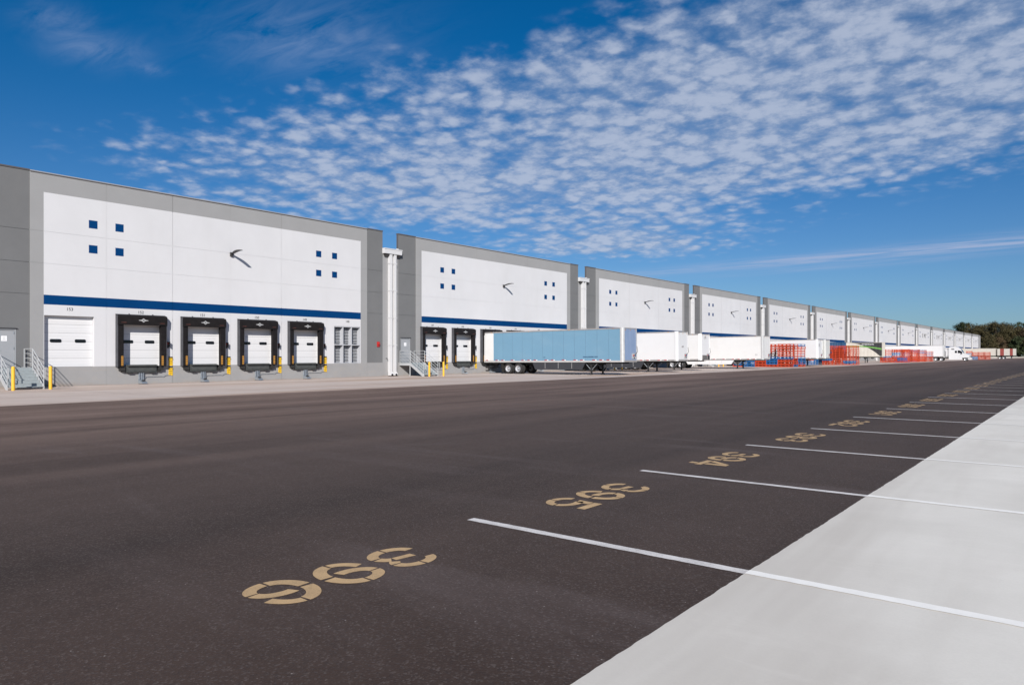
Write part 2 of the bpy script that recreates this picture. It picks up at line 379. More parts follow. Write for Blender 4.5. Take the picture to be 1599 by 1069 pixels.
kb.box(-60, 16, 492, 492.4, -.62, .06, M_pad)
tag(kb.build('kerb'), kind='structure')
# expansion joints sawn across the apron, and a dark edge seam
jb = MB()
for i in range(-2, 34):
    y = 15.19 + 15.475 * i
    if y < -80: continue
    for (a, c) in ((-48.35, -44), (-44, -38), (-38, -30.4)):
        jb.poly([(a, y, gz(a) + .004), (c, y, gz(c) + .004), (c, y + .03, gz(c) + .004), (a, y + .03, gz(a) + .004)], M_joint)
for x in (-42.4, -36.4):
    jb.poly([(x, -80, gz(x) + .004), (x + .03, -80, gz(x) + .004), (x + .03, 490, gz(x) + .004), (x, 490, gz(x) + .004)], M_joint)
tag(jb.build('pavement_joints'), kind='structure')

# ------------------------------------------------------------------ painted stalls
PITCH = 3.655; Y1 = 5.15; WID = 0.105
NST = 48
WORD = ['zero', 'one', 'two', 'three', 'four', 'five', 'six', 'seven', 'eight', 'nine']
def spell(n): return ' '.join(WORD[int(c)] for c in str(n))
for n in range(0, NST):
    y = Y1 + PITCH * n
    hi, lo = 396 - n, 395 - n
    b = MB()
    xs = -4.83 if n == 1 else -4.72 - .012 * ((n * 7) % 5 - 2)
    rj = random.Random(n + 50)
    def strip(x0, x1, z, m):
        st = .06 if n < 5 else 1.2; k_ = max(1, int((x1 - x0) / st)); pts = []
        for i in range(k_ + 1):
            j = .0035 if n < 5 else 0
            pts.append((x0 + (x1 - x0) * i / k_, y + rj.uniform(-j, j), y + WID + rj.uniform(-j, j)))
        for (xa, a0, a1), (xb, c0, c1) in zip(pts, pts[1:]): b.poly([(xa, a0, z), (xb, c0, z), (xb, c1, z), (xa, a1, z)], m)
    strip(xs, -1.965, .004, M_line); strip(-1.965, 11, .008, M_line2)
    tag(b.build('stall_line'), 'white painted line between stall numbers %s and %s' % (spell(hi), spell(lo)), 'line marking', 'white stall lines on the yard')

def ring(cu, cv, ru, rv, a0, a1, t):
    n = max(2, int(abs(a1 - a0) / 6)); o = []; i_ = []
    for j in range(n + 1):
        a = R(a0 + (a1 - a0) * j / n); o.append((cu + ru * math.cos(a), cv + rv * math.sin(a))); i_.append((cu + (ru - t) * math.cos(a), cv + (rv - t * .95) * math.sin(a)))
    return [[o[j], o[j + 1], i_[j + 1], i_[j]] for j in range(n)]
def digit(d):
    """stencil digit, 0.49 wide and 0.60 tall, bridged at the top, the foot and both sides"""
    Wd, H, T = 0.49, 0.60, 0.112; P_ = []
    def rg(cu, cv, ru, rv, t, *segs):
        q = []
        for a0, a1 in segs: q += ring(cu, cv, ru, rv, a0, a1, t)
        return q
    def six(): return rg(.245, .30, .245, .30, T, (94, 178), (186, 267)) + rg(.245, .30, .245, .30, T * .85, (20, 88)) + rg(.245, .19, .245, .19, T * .9, (-87, 1), (8, 110))
    if d == '6': P_ = six()
    elif d == '9': P_ = [[(Wd - u, H - v) for u, v in p] for p in six()]
    elif d == '0': P_ = rg(.245, .30, .245, .30, T, (5, 85), (95, 175), (185, 265), (275, 355))
    elif d == '8': P_ = rg(.245, .185, .245, .185, T * .85, (6, 60), (120, 174), (186, 264), (276, 354)) + rg(.245, .445, .215, .155, T * .8, (-30, 84), (96, 210)) + [[(.19, .28), (.30, .28), (.30, .345), (.19, .345)]]
    elif d == '3': P_ = rg(.235, .435, .225, .165, T * .85, (-40, -8), (0, 87), (94, 176)) + rg(.24, .19, .245, .19, T * .9, (184, 267), (273, 361), (9, 52)) + [[(.13, .28), (.325, .262), (.335, .335), (.13, .36)]]
    elif d == '2': P_ = rg(.245, .42, .235, .18, T * .85, (-30, 84), (96, 172)) + [[(.45, .32), (.34, .345), (.0, .13), (.16, .13)], [(0, .105), (.22, .105), (.22, 0), (0, 0)], [(.25, .105), (.47, .105), (.47, 0), (.25, 0)]]
    elif d == '5': P_ = [[(.07, .60), (.44, .60), (.44, .495), (.07, .495)], [(.07, .483), (.185, .483), (.165, .31), (.045, .28)]] + rg(.235, .20, .245, .20, T * .9, (186, 267), (273, 361), (9, 126))
    elif d == '4': P_ = [[(.28, .60), (.41, .60), (.41, .255), (.28, .255)], [(.26, .60), (.26, .45), (.13, .25), (0, .25)], [(0, .235), (.49, .235), (.49, .13), (0, .13)], [(.28, .11), (.41, .11), (.41, 0), (.28, 0)]]
    elif d == '7': P_ = [[(.02, .60), (.47, .60), (.47, .49), (.02, .49)], [(.47, .465), (.335, .465), (.22, .24), (.34, .22)], [(.21, .22), (.33, .20), (.24, 0), (.10, 0)]]
    else: P_ = [[(.19, .60), (.32, .60), (.32, .31), (.19, .31)], [(.19, .28), (.32, .28), (.32, 0), (.19, 0)], [(.165, .59), (.165, .46), (.06, .42), (.06, .50)]]
    return [(p, 0) for p in P_]
for n in range(0, NST - 3):
    num = 396 - n
    yc = Y1 + PITCH * (n - 1) + PITCH / 2 + .03
    t = thing('stall_number', 'tan stencilled number %s painted on the asphalt' % spell(num), 'stall number', (-4.25 if n == 0 else -4.36, yc, 0), group='stencilled stall numbers')
    for i, ch in enumerate(str(num)):
        c = (0.53 if n == 0 else .57) * (1 - i)                   # reads from far to near, upright for someone looking from the dock
        b = MB()
        kk = .92 if n == 0 else .95
        for p, l in digit(ch): b.poly([((v - .30) * kk + .01, c + (.245 - u) * kk, .004 + l) for u, v in p], M_num)
        b.build('digit', t)

# ------------------------------------------------------------------ the warehouse
P0 = 15.19; BP = 30.95; NB = 15
FL = 0.85                                     # dock floor
ZB = -0.62; ZT = 12.36; OPT = 3.93
wh = thing('warehouse', 'long white and grey warehouse with a blue band over its loading docks', 'building', (XW, 0, 0))
DOORS = [2.1 + 4.2 * j for j in range(6)]
def panel_grid(b, y0, y1, z0, z1, X, ycuts, zcuts, vg, hg, matfn, holes):
    ys = sorted(set([y0, y1] + [c for c in ycuts if y0 < c < y1] + [c + s * .012 for c in vg if y0 < c < y1 for s in (-1, 1)]))
    zs = sorted(set([z0, z1] + [c for c in zcuts if z0 < c < z1] + [c + s * .012 for c in hg if z0 < c < z1 for s in (-1, 1)]))
    for i in range(len(ys) - 1):
        for j in range(len(zs) - 1):
            a, c, d, e = ys[i], ys[i + 1], zs[j], zs[j + 1]; yc, zc = (a + c) / 2, (d + e) / 2
            if any(h[0] < yc < h[1] and h[2] < zc < h[3] for h in holes): continue
            gv = any(abs(yc - q) < .011 for q in vg); gh = any(abs(zc - q) < .011 for q in hg)
            m = matfn(yc, zc)
            if gv or gh:
                if gv and any(abs(yc - q) < .011 and (int(round(q / 4.2)) % 2 == 0) for q in vg) : m = M_joint if m in (M_lgrey, M_dgrey, M_bgrey) else m
                t = .03
                main = gv and any(abs(yc - q) < .011 and int(round(q / 4.2)) % 2 == 0 for q in vg); dp = .02 if main or X < 0 else .009
                b.poly([(X - dp, a - t, d - t), (X - dp, c + t, d - t), (X - dp, c + t, e + t), (X - dp, a - t, e + t)], m)
            else:
                b.poly([(X, a, d), (X, c, d), (X, c, e), (X, a, e)], m)
def wall_bay(windows=False):
    b = MB()
    holes = [(c - 1.375, c + 1.375, FL, OPT) for c in DOORS]
    if windows:
        wins = [(12.6 + s - .8, 12.6 + s + .8, 7.75, 9.35) for s in (-3.1, 0, 3.1)]; holes += wins
    def mf(y, z):
        if z < FL: return M_bgrey
        if .70 < y < 24.50 and z < 11.22:
            return M_blue if 4.57 < z < 5.14 else M_white
        return M_lgrey
    yc = [.70, 24.50] + [v for h in holes for v in h[:2]]; zc = [FL, OPT, 4.57, 5.14, 11.22] + ([7.75, 9.35] if windows else [])
    panel_grid(b, 0, 25.2, ZB, ZT, 0, yc, zc, [4.2 * i for i in range(1, 6)], [7.0, 8.9], mf, holes)
    for h in holes:                           # reveals
        m = M_white; d = -.27 if h[2] < 5 else -.1
        b.poly([(0, h[0], h[2]), (d, h[0], h[2]), (d, h[0], h[3]), (0, h[0], h[3])], m)
        b.poly([(0, h[1], h[2]), (0, h[1], h[3]), (d, h[1], h[3]), (d, h[1], h[2])], m)
        b.poly([(0, h[0], h[3]), (d, h[0], h[3]), (d, h[1], h[3]), (0, h[1], h[3])], m)
        b.poly([(0, h[0], h[2]), (0, h[1], h[2]), (d, h[1], h[2]), (d, h[0], h[2])], M_bgrey)
    if windows:
        for h in wins: b.box(-.16, -.1, h[0], h[1], h[2], h[3], M_glass)
    # painted accent squares, set 4 mm proud
    for c in (4.2, 21.0):
        for s in (-.78, .78):
            for z in (8.13, 9.67): b.box(-.01, .004, c + s - .25, c + s + .25, z - .25, z + .25, M_blue)
    # dark bands and the recessed joint between bays
    def dk(y, z): return M_bgrey if z < FL + .03 else M_dgrey
    for (a, c, hz) in ((25.2, 26.97, ZT), (28.80, 30.95, ZT)):
        dh = [(29.10, 30.25, FL, 3.07)] if a > 28 else []
        panel_grid(b, a, c, ZB, hz, -.05, [v for h in dh for v in h[:2]], [FL, FL + .03, 3.07], [], [5.15, 7.0, 8.9], dk, dh)
        for h in dh:
            d = -.17
            b.poly([(-.05, h[0], h[2]), (d, h[0], h[2]), (d, h[0], h[3]), (-.05, h[0], h[3])], M_dgrey)
            b.poly([(-.05, h[1], h[2]), (-.05, h[1], h[3]), (d, h[1], h[3]), (d, h[1], h[2])], M_dgrey)
            b.poly([(-.05, h[0], h[3]), (d, h[0], h[3]), (d, h[1], h[3]), (-.05, h[1], h[3])], M_dgrey)
    panel_grid(b, 26.97, 28.80, ZB, 10.95, -.055, [], [FL], [], [], lambda y, z: M_bgrey if z < FL else M_lgrey, [])
    b.poly([(-.055, 26.97, 10.95), (-.055, 28.80, 10.95), (-.4, 28.80, 10.95), (-.4, 26.97, 10.95)], M_lgrey)
    for (y, s) in ((0, -1), (25.2, 1)):       # returns of the proud face
        b.poly([(0, y, ZB), (0, y, ZT), (-.07, y, ZT), (-.07, y, ZB)], M_lgrey)
    for y in (26.97, 28.80):                  # parapet ends
        b.poly([(-.05, y, 10.5), (-.05, y, ZT), (-.28, y, ZT), (-.28, y, 10.5)], M_copd if y > 28 else M_dgrey)
    # back of the parapet
    for (a, c) in ((0, 26.97), (28.80, 30.95)):
        b.poly([(-.28, a, 10.5), (-.28, c, 10.5), (-.28, c, ZT), (-.28, a, ZT)], M_lgrey)
    # copings
    b.box(-.31, .035, 0, 25.2, ZT, ZT + .055, M_copl); b.box(.0, .03, 0, 25.2, ZT - .05, ZT - .002, M_copd)
    b.box(-.31, -.015, 25.202, 27.0, ZT, ZT + .09, M_copd); b.box(-.31, -.015, 28.77, 30.948, ZT, ZT + .09, M_copd)
    return b
wb = wall_bay().build('wall', wh, (0, P0, 0))
wbw = wall_bay(True).build('wall', wh, (0, P0 + BP * 9, 0))
for i in range(-3, NB):
    if i in (0, 9): continue
    src = wbw if i > 9 else wb
    c = src.copy(); COL.objects.link(c); c.location = (0, P0 + BP * i, 0)
b = MB(); YE = P0 + BP * NB; YS = P0 - BP * 3
b.box(-.30, 0, YE, YE + 2.0, ZB, ZT - .3, M_white)
b.box(-150, -.30, YE - .4, YE, ZB, ZT - .2, M_white); b.box(-150, -.30, YS, YS + .4, ZB, ZT - .2, M_white)
b.box(-150.4, -150, YS, YE, ZB, ZT - .2, M_white); b.build('end_wall', wh)
b = MB(); b.poly([(-150, YS, 11.5), (-.28, YS, 10.6), (-.28, YE, 10.6), (-150, YE, 11.5)], M_roof); b.build('roof', wh)

def text_mesh(txt, size, m, extrude=.004):
    cu = bpy.data.curves.new('txt', 'FONT'); cu.body = txt; cu.size = size; cu.align_x = 'CENTER'; cu.align_y = 'CENTER'; cu.extrude = extrude
    o = bpy.data.objects.new('txt', cu); me = bpy.data.meshes.new_from_object(o)
    me.materials.clear(); me.materials.append(m)
    bpy.data.objects.remove(o); bpy.data.curves.remove(cu)
    return me
def put_text(name, txt, size, m, parent, loc, rot):
    o = bpy.data.objects.new(name, text_mesh(txt, size, m)); COL.objects.link(o); o.parent = parent; o.location = loc; o.rotation_euler = rot
    return o
ROT_W = (R(90), 0, R(90))                     # upright lettering on a face looking along +X

# --- overhead door, dock shelter, leveller, restraint, signs: one set at its own origin, then copies
def make_door():
    b = MB(); n = 6; h = (OPT - FL) / n; w = 1.37
    for i in range(n):
        z = FL + h * i
        b.box(-.31, -.27, -w, w, z + .006, z + h - .006, M_door)
        for s in (.33, .66): b.box(-.27, -.262, -w, w, z + h * s - .03, z + h * s + .03, M_door)
    b.box(-.33, -.312, -w, w, FL, OPT, M_side)
    d = b.build('overhead_door', wh)
    for s in (-1, 1):
        q = MB(); y0, y1, z0, z1 = s * .68 - .31, s * .68 + .31, 2.32, 2.52; r = .07; pts = []
        for (cy, cz, a0) in ((y1 - r, z1 - r, 0), (y0 + r, z1 - r, 90), (y0 + r, z0 + r, 180), (y1 - r, z0 + r, 270)):
            for kx in range(5): pts.append((cy + r * math.cos(R(a0 + kx * 22.5)), cz + r * math.sin(R(a0 + kx * 22.5))))
        q.extr(pts, 'x', -.275, -.248, M_glass); q.build('window', d, fix=True)
    return d
door0 = make_door(); door0.location = (0, P0 + DOORS[0], 0)

def make_shelter():
    w = 1.55; d = .30
    b = MB()
    # side pads, tapered foam, and the head pad
    for s in (-1, 1):
        y0, y1 = (s * w, s * (w - .36))
        b.extr([(min(y0, y1), FL - .05), (max(y0, y1), FL - .05), (max(y0, y1), 4.08), (min(y0, y1), 4.08)], 'x', .02, d, M_seal)
        b.box(0, d + .012, s * w - .02, s * w + .02, FL - .05, 4.10, M_side)
        b.box(d, d + .03, min(y0, y1) + .05, max(y0, y1) - .05, 1.55, 3.4, M_seal)
    b.extr([(-.0, 3.50), (d + .07, 3.50), (d + .10, 4.02), (d - .03, 4.12), (0, 4.16)], 'y', -w - .012, w + .012, M_seal)
    b.box(0, .05, -w - .03, w + .03, 4.14, 4.18, M_side)
    for y in (-.75, .75): b.box(.02, .07, y - .03, y + .03, 4.18, 4.23, M_side)
    for s in (-1, 1):                       # small corner guards
        b.box(d + .10, d + .112, s * 1.22 - .16, s * 1.22 + .16, 3.62, 3.66, M_deck)
    sh = b.build('dock_shelter', wh, fix=True)
    for s in (-1, 1):
        q = MB(); yc = s * (w - .27) ; q.box(d, d + .02, yc - .065, yc + .065, .88, 1.50, M_och)
        for i in range(5): q.box(d + .02, d + .023, yc - .065, yc + .065, .93 + i * .12, .96 + i * .12, M_blk)
        q.build('guide_stripe', sh)
    q = MB(); X0 = d + .105                 # winged white diamond
    q.extr([(-.17, 3.80), (0, 3.67), (.17, 3.80), (0, 3.93)], 'x', X0, X0 + .012, M_emb)
    q.extr([(-.09, 3.80), (0, 3.73), (.09, 3.80), (0, 3.87)], 'x', X0 + .012, X0 + .016, M_blk)
    q.box(X0 + .016, X0 + .02, -.06, .06, 3.785, 3.815, M_emb)
    for s in (-1, 1):
        q.extr([(s * .12, 3.835), (s * .30, 3.815), (s * .30, 3.785), (s * .12, 3.765)], 'x', X0, X0 + .010, M_emb)
    q.build('emblem', sh, fix=True)
    return sh
def make_leveler():
    b = MB()
    b.box(.02, .16, -.97, .97, .42, .93, M_lev); b.box(.16, .34, -.95, .95, .84, .90, M_lev)
    b.box(.16, .20, -.90, .90, .50, .84, M_lev)
    for s in (-1, 1): b.box(.02, .20, s * .72 - .16, s * .72 + .16, .38, .42, M_blk)
    lv = b.build('dock_leveler', wh)
    for s in (-1, 1):
        q = MB(); q.box(.01, .22, s * 1.22 - .17, s * 1.22 + .17, .55, .84, M_rub); q.box(.01, .17, s * 1.12 - .1, s * 1.12 + .1, .46, .548, M_rub); q.build('bumper', lv)
    return lv
def make_restraint():
    b = MB(); z = -.32
    b.box(.005, .03, -.16, .16, z, .40, M_galv)
    for s in (-1, 1): b.box(.03, .13, s * .13 - .02, s * .13 + .02, z + .1, .40, M_galv)
    b.box(.03, .10, -.045, .045, z + .1, .40, M_galv)
    b.extr([(.03, z + .015), (.62, z + .015), (.50, z + .14), (.25, z + .20), (.03, z + .30)], 'y', -.17, .17, M_galv)
    b.box(.25, .50, -.06, .06, z + .20, z + .26, M_rub)
    r_ = b.build('vehicle_restraint', wh, fix=True)
    q = MB(); pts = [(.04, .2, -.05), (.04, .33, .12), (.04, 1.35, .13), (.04, 1.45, .10), (.04, 1.62, .20), (.04, 1.95, .22)]
    for a, c in zip(pts, pts[1:]): q.tube(a, c, .014, M_galv, 6)
    q.build('conduit', r_)
    return r_
def make_sign():
    b = MB()
    for z0 in (.18, .84):
        b.box(.01, .03, -.135, .135, z0, z0 + .60, M_ylw2)
        b.box(.03, .033, -.135, .135, z0 + .51, z0 + .60, M_blk)
    s_ = b.build('warning_sign', wh)
    for z0 in (.18, .84):
        for i, t in enumerate(('MOVE ON', 'GREEN', 'ONLY')):
            put_text('lettering', t, .078, M_blk, s_, (.034, 0, z0 + .42 - i * .14), ROT_W)
    return s_
def make_signal():
    b = MB(); b.box(.0, .10, -.11, .11, 2.02, 2.44, M_blk); b.box(.10, .26, -.12, .12, 2.42, 2.45, M_blk)
    for s in (-1, 1): b.box(.10, .24, s * .11 - .01, s * .11 + .01, 2.10, 2.45, M_blk)
    l_ = b.build('signal_light', wh)
    q = MB(); q.tube((.10, 0, 2.33), (.13, 0, 2.33), .07, M_lens, 12); q.build('lens', l_)
    return l_
sh0 = make_shelter(); lv0 = make_leveler(); rs0 = make_restraint(); sg0 = make_sign(); sl0 = make_signal()
def put(src, y, used=set()):
    if src.name not in used:
        used.add(src.name); src.location = (0, y, 0); return src
    return copy_tree(src, wh, (0, y, 0))
num = 153
for bay in range(NB):
    for j, c in enumerate(DOORS):
        y = P0 + BP * bay + c
        if bay == 0 and j == 5:
            num_s = num; num -= 1
            put_text('door_number', str(num_s), .26, M_blk, wh, (.004, y, 4.33), ROT_W); continue
        if not (bay == 0 and j == 0): copy_tree(door0, wh, (0, y, 0))
        if bay < 4: put_text('door_number', str(num), .26, M_blk, wh, (.004, y, 4.33), ROT_W)
        num -= 1
        if bay == 0 and j == 0: continue
        if bay < 7: put(sh0, y)
        if bay < 3 or (bay < 7 and j % 2):
            put(lv0, y)
        if bay < 2:
            put(rs0, y); put(sg0, y + 1.95); put(sl0, y + 1.70)
# louvre at the end of the first bay
b = MB(); y0, y1 = P0 + DOORS[5] - 1.375, P0 + DOORS[5] + 1.375
b.box(-.66, -.64, y0, y1, FL, OPT, M_lvf)
b.box(-.64, -.02, y0, y0 + .05, FL, OPT, M_lvf); b.box(-.64, -.02, y1 - .05, y1, FL, OPT, M_lvf)
b.box(-.64, -.02, y0 + .05, y1 - .05, OPT - .07, OPT, M_lvf); b.box(-.64, -.02, y0 + .05, y1 - .05, FL, FL + .05, M_lvf)
cw = (y1 - y0 - .10) / 3
for i in (1, 2): b.box(-.64, -.01, y0 + .05 + cw * i - .03, y0 + .05 + cw * i + .03, FL + .05, OPT - .07, M_lvf)
b.box(-.64, -.005, y0 + .05, y1 - .05, 2.35, 2.44, M_lvf)
z = FL + .08
lou = b.build('louvre', wh)
b = MB()
while z < OPT - .15:
    if not 2.2 < z < 2.44:
        for i in range(3):
            a = y0 + .05 + cw * i + .031; c = a + cw - .062
            b.extr([(-.62, z + .015), (-.60, z), (-.34, z + .0), (-.34, z + .014), (-.60, z + .10), (-.62, z + .115)], 'y', a, c, M_lv)
    z += .125
b.build('blade', lou, fix=True)
# downspouts and collector boxes, wall lamps, bells, doors
def make_gutter():
    b = MB()
    b.box(-.04, .30, 26.93, 28.95, 10.46, 10.92, M_gut); b.box(.30, .33, 26.90, 28.98, 10.84, 10.92, M_gut); b.box(-.04, .0, 28.55, 28.80, 10.92, 11.06, M_gut)
    b.extr([(.0, 10.46), (.26, 10.46), (.12, 10.24), (.0, 10.24)], 'y', 27.1, 28.8, M_fix)
    gt = b.build('collector_box', wh, fix=True)
    for c in (27.72, 28.20):
        q = MB(); q.box(-.045, .24, c - .145, c + .145, .05, 10.46, M_gut)
        for s in (-.1, 0, .1): q.box(.24, .252, c + s - .02, c + s + .02, .05, 10.2, M_gut)
        for z in (2.4, 4.8, 7.2, 9.6): q.box(-.045, .262, c - .19, c + .19, z, z + .05, M_gut)
        q.extr([(.0, .05), (.24, .05), (.38, -.12), (.38, -.26), (.0, -.26)], 'y', c - .165, c + .165, M_gut)
        q.tube((.381, c, -.22), (.386, c, -.22), .12, M_blk, 12)
        q.build('downspout', gt, fix=True)
    return gt
gt0 = make_gutter(); gt0.location = (0, P0, 0)
def make_lamp():
    b = MB(); z = 8.83
    b.box(0, .14, -.10, .10, z - .16, z + .12, M_fix)
    for i in range(6):
        t0, t1 = i / 6, (i + 1) / 6
        def pf(t): return .12 + 1.2 * t, z + .02 + .17 * math.sin(t * 2.0), .07 + .09 * min(1, t * 2.2) - .10 * max(0, t - .6), .035 - .01 * t
        x0, z0, w0, h0 = pf(t0); x1, z1, w1, h1 = pf(t1)
        v = [(x0, -w0, z0 - h0), (x0, w0, z0 - h0), (x0, w0, z0 + h0), (x0, -w0, z0 + h0), (x1, -w1, z1 - h1), (x1, w1, z1 - h1), (x1, w1, z1 + h1), (x1, -w1, z1 + h1)]
        for f in ((0, 1, 2, 3), (4, 7, 6, 5), (0, 4, 5, 1), (1, 5, 6, 2), (2, 6, 7, 3), (3, 7, 4, 0)): b.poly([v[q] for q in f], M_fix)
    return b.build('wall_lamp', wh)
lamp0 = make_lamp(); lamp0.location = (0, P0 + 12.65, 0)
def make_bell():
    b = MB(); y, z = 26.45, 2.48
    b.box(-.05, .02, y - .13, y + .13, z - .22, z + .22, M_red); b.tube((.02, y, z + .03), (.12, y, z + .03), .13, M_red, 16, .10); b.tube((.12, y, z + .03), (.15, y, z + .03), .04, M_rust, 10)
    o = b.build('alarm_bell', wh); return o
bell0 = make_bell(); bell0.location = (0, P0, 0)
b = MB(); b.tube((-.05, P0 + 27.35, 1.25), (.16, P0 + 27.35, 1.25), .025, M_fix); b.tube((.16, P0 + 27.35, 1.25), (.19, P0 + 27.35, 1.15), .03, M_fix); b.build('wall_tap', wh)
def make_pdoor():
    b = MB(); y0, y1 = 29.10, 30.25
    b.box(-.165, -.04, y0, y0 + .06, FL, 3.07, M_pdoor); b.box(-.165, -.04, y1 - .06, y1, FL, 3.07, M_pdoor); b.box(-.165, -.04, y0 + .06, y1 - .06, 3.0, 3.07, M_pdoor)
    b.box(-.14, -.085, y0 + .066, y1 - .066, FL + .01, 2.994, M_pdoor)
    b.box(-.05, .03, y0 - .05, y1 + .05, 3.09, 3.12, M_fix)
    for z in (1.05, 1.95, 2.85): b.box(-.085, -.06, y1 - .12, y1 - .085, z - .06, z + .06, M_galv)
    d = b.build('door', wh)
    q = MB(); q.tube((-.085, y0 + .16, 1.85), (-.02, y0 + .16, 1.85), .025, M_galv); q.tube((-.02, y0 + .16, 1.85), (-.02, y0 + .30, 1.85), .018, M_galv); q.build('handle', d)
    q = MB(); yc = (y0 + y1) / 2
    q.box(-.085, -.078, yc - .14, yc + .14, 2.36, 2.66, M_wht)
    for i in range(4): q.box(-.078, -.076, yc - .09 + .012 * i, yc + .09 - .012 * i, 2.42 + .055 * i, 2.435 + .055 * i, M_copl)
    q.build('notice', d)
    return d
pd0 = make_pdoor(); pd0.location = (0, P0 - BP, 0)
for i in range(-1, NB):
    if i != 0:
        copy_tree(gt0, wh, (0, P0 + BP * i, 0)) if i < NB - 1 else None
        c = copy_tree(lamp0, wh, (0, P0 + BP * i + 12.65, 0)); 
    if i > 0:
        copy_tree(bell0, wh, (0, P0 + BP * i, 0)) if i < 5 else None
    if i >= 0 and i < NB - 1: copy_tree(pd0, wh, (0, P0 + BP * i, 0))

# ------------------------------------------------------------------ stairs and bollards at the man doors
def make_stair():
    t = thing('dock_staircase', 'grey steel stair with pipe rails', 'staircase', (XW, 0, -.33))
    H = FL + .33; x1 = 1.42; run = .285; n = 6; rise = H / (n + 1); x2 = x1 + run * n; y0, y1 = -2.05, -.32
    b = MB(); b.box(.03, x1, y0, y1, H - .04, H, M_tread)
    for y in (y0, y1 - .01): b.box(.03, x1, y - .025, y + .035, H - .24, H - .041, M_steel)
    b.box(x1 - .05, x1, y0 + .04, y1 - .04, H - .24, H - .041, M_steel)
    for y in (y0 + .02, y1 - .02): b.tube((x1 - .06, y, 0), (x1 - .06, y, H - .24), .04, M_steel)
    b.build('landing', t)
    for i in range(n):
        b = MB(); z = H - rise * (i + 1); b.box(x1 + run * i, x1 + run * (i + 1) + .02, y0 + .04, y1 - .04, z - .035, z, M_tread); b.box(x1 + run * i, x1 + run * i + .012, y0 + .04, y1 - .04, z, z + rise - .036, M_tread)
        b.build('tread', t)
    for y in (y0, y1):
        b = MB(); b.extr([(x1, H - .24), (x1, H + .0), (x2 + .04, .16), (x2 + .04, 0), (x2 - .18, 0)], 'y', y - .022, y + .022, M_steel); b.build('stringer', t, fix=True)
    for y in (y0, y1):
        b = MB(); r = .021
        for hgt in (1.07, .80, .53, .27):
            b.tube((.08, y, H + hgt), (x1, y, H + hgt), r if hgt > 1 else r * .8, M_steel)
            b.tube((x1, y, H + hgt), (x2, y, rise + hgt - .05), r if hgt > 1 else r * .8, M_steel)
        for x in (.08, x1): b.tube((x, y, H - .02), (x, y, H + 1.07), r * 1.15, M_steel)
        for f in (.5, 1.0): b.tube((x1 + (x2 - x1) * f, y, H + (rise - .05 - H) * f - .12), (x1 + (x2 - x1) * f, y, H + (rise - .05 - H) * f + 1.07), r * 1.1, M_steel)
        b.tube((x2, y, rise + 1.02), (x2 + .2, y, rise + 1.02), r, M_steel); b.tube((x2 + .2, y, rise + 1.02), (x2 + .2, y, rise + .48), r, M_steel); b.tube((x2 + .2, y, rise + .48), (x2, y, rise + .48), r, M_steel)
        b.build('handrail', t)
    return t
st0 = make_stair(); st0.location = (XW, P0, -.33)
b = MB(); b.tube((0, 0, 0), (0, 0, 1.22), .085, M_yel, 20)
for i in range(4):
    a0, a1 = R(i * 22.5), R((i + 1) * 22.5); b.tube((0, 0, 1.22 + .06 * math.sin(a0)), (0, 0, 1.22 + .06 * math.sin(a1)), .085 * math.cos(a0), M_yel, 20, max(.004, .085 * math.cos(a1)))
bo0 = b.build('bollard', None, smooth=False)
tagb = []
for i in range(0, 4):
    s_ = st0 if i == 0 else copy_tree(st0, None, (XW, P0 + BP * i, -.33))
    doorn = ('at the left edge, beside door 153', 'between the first gap\'s downspouts and the second bay', 'beside the second gap\'s downspouts behind the blue trailer', 'beside the third gap\'s downspouts behind the white trailers')[i]
    s_['label'] = 'grey steel pipe-rail stair ' + doorn; s_['group'] = 'dock stairs to the man doors'
    for j, dy in enumerate((-2.3, -.55)):
        o = bo0 if (i == 0 and j == 0) else bo0.copy()
        if o is not bo0: COL.objects.link(o)
        o.location = (-44.35, P0 + BP * i + dy + (.25 if i == 0 else 0), gz(-44.35))
        tag(o, 'yellow steel bollard, %s of two before the stair %s' % (('nearer', 'farther')[j], ('beside door 153', 'by the first downspouts', 'by the second downspouts', 'by the third downspouts')[i]), 'bollard', 'yellow bollards before the dock stairs')

# ------------------------------------------------------------------ trailers
def wheel(parent, x, y, r=.51, w=.26, side=-1, rimmat=None, name='wheel'):
    b = MB(); n = 24
    prof = [(0, r * .62), (.02, r * .93), (.05, r), (w - .05, r), (w - .02, r * .93), (w, r * .62)]
    for i in range(n):
        a0, a1 = 2 * math.pi * i / n, 2 * math.pi * (i + 1) / n
        for (u0, q0), (u1, q1) in zip(prof, prof[1:]):
            b.poly([(math.cos(a) * q, side * (-u), math.sin(a) * q) for (a, q, u) in ((a0, q0, u0), (a1, q0, u0), (a1, q1, u1), (a0, q1, u1))], M_tyre)
    o = b.build(name, parent, (x, y, r), fix=True)
    b = MB(); rm = rimmat or M_rim
    b.tube((0, -side * .05, 0), (0, -side * .10, 0), r * .62, rm, 20, r * .40, cap=False); b.tube((0, -side * .10, 0), (0, -side * .12, 0), r * .40, M_galv, 20)
    b.tube((0, -side * .10, 0), (0, side * .0, 0), r * .20, rm, 12); b.tube((0, -side * .02, 0), (0, -side * .05, 0), r * .66, rm, 20, r * .62, cap=False)
    for i in range(8):
        a = R(45 * i); b.tube((math.cos(a) * r * .3, -side * .125, math.sin(a) * r * .3), (math.cos(a) * r * .3, -side * .09, math.sin(a) * r * .3), .022, M_rub, 6)
    b.build('rim', o)
    return o
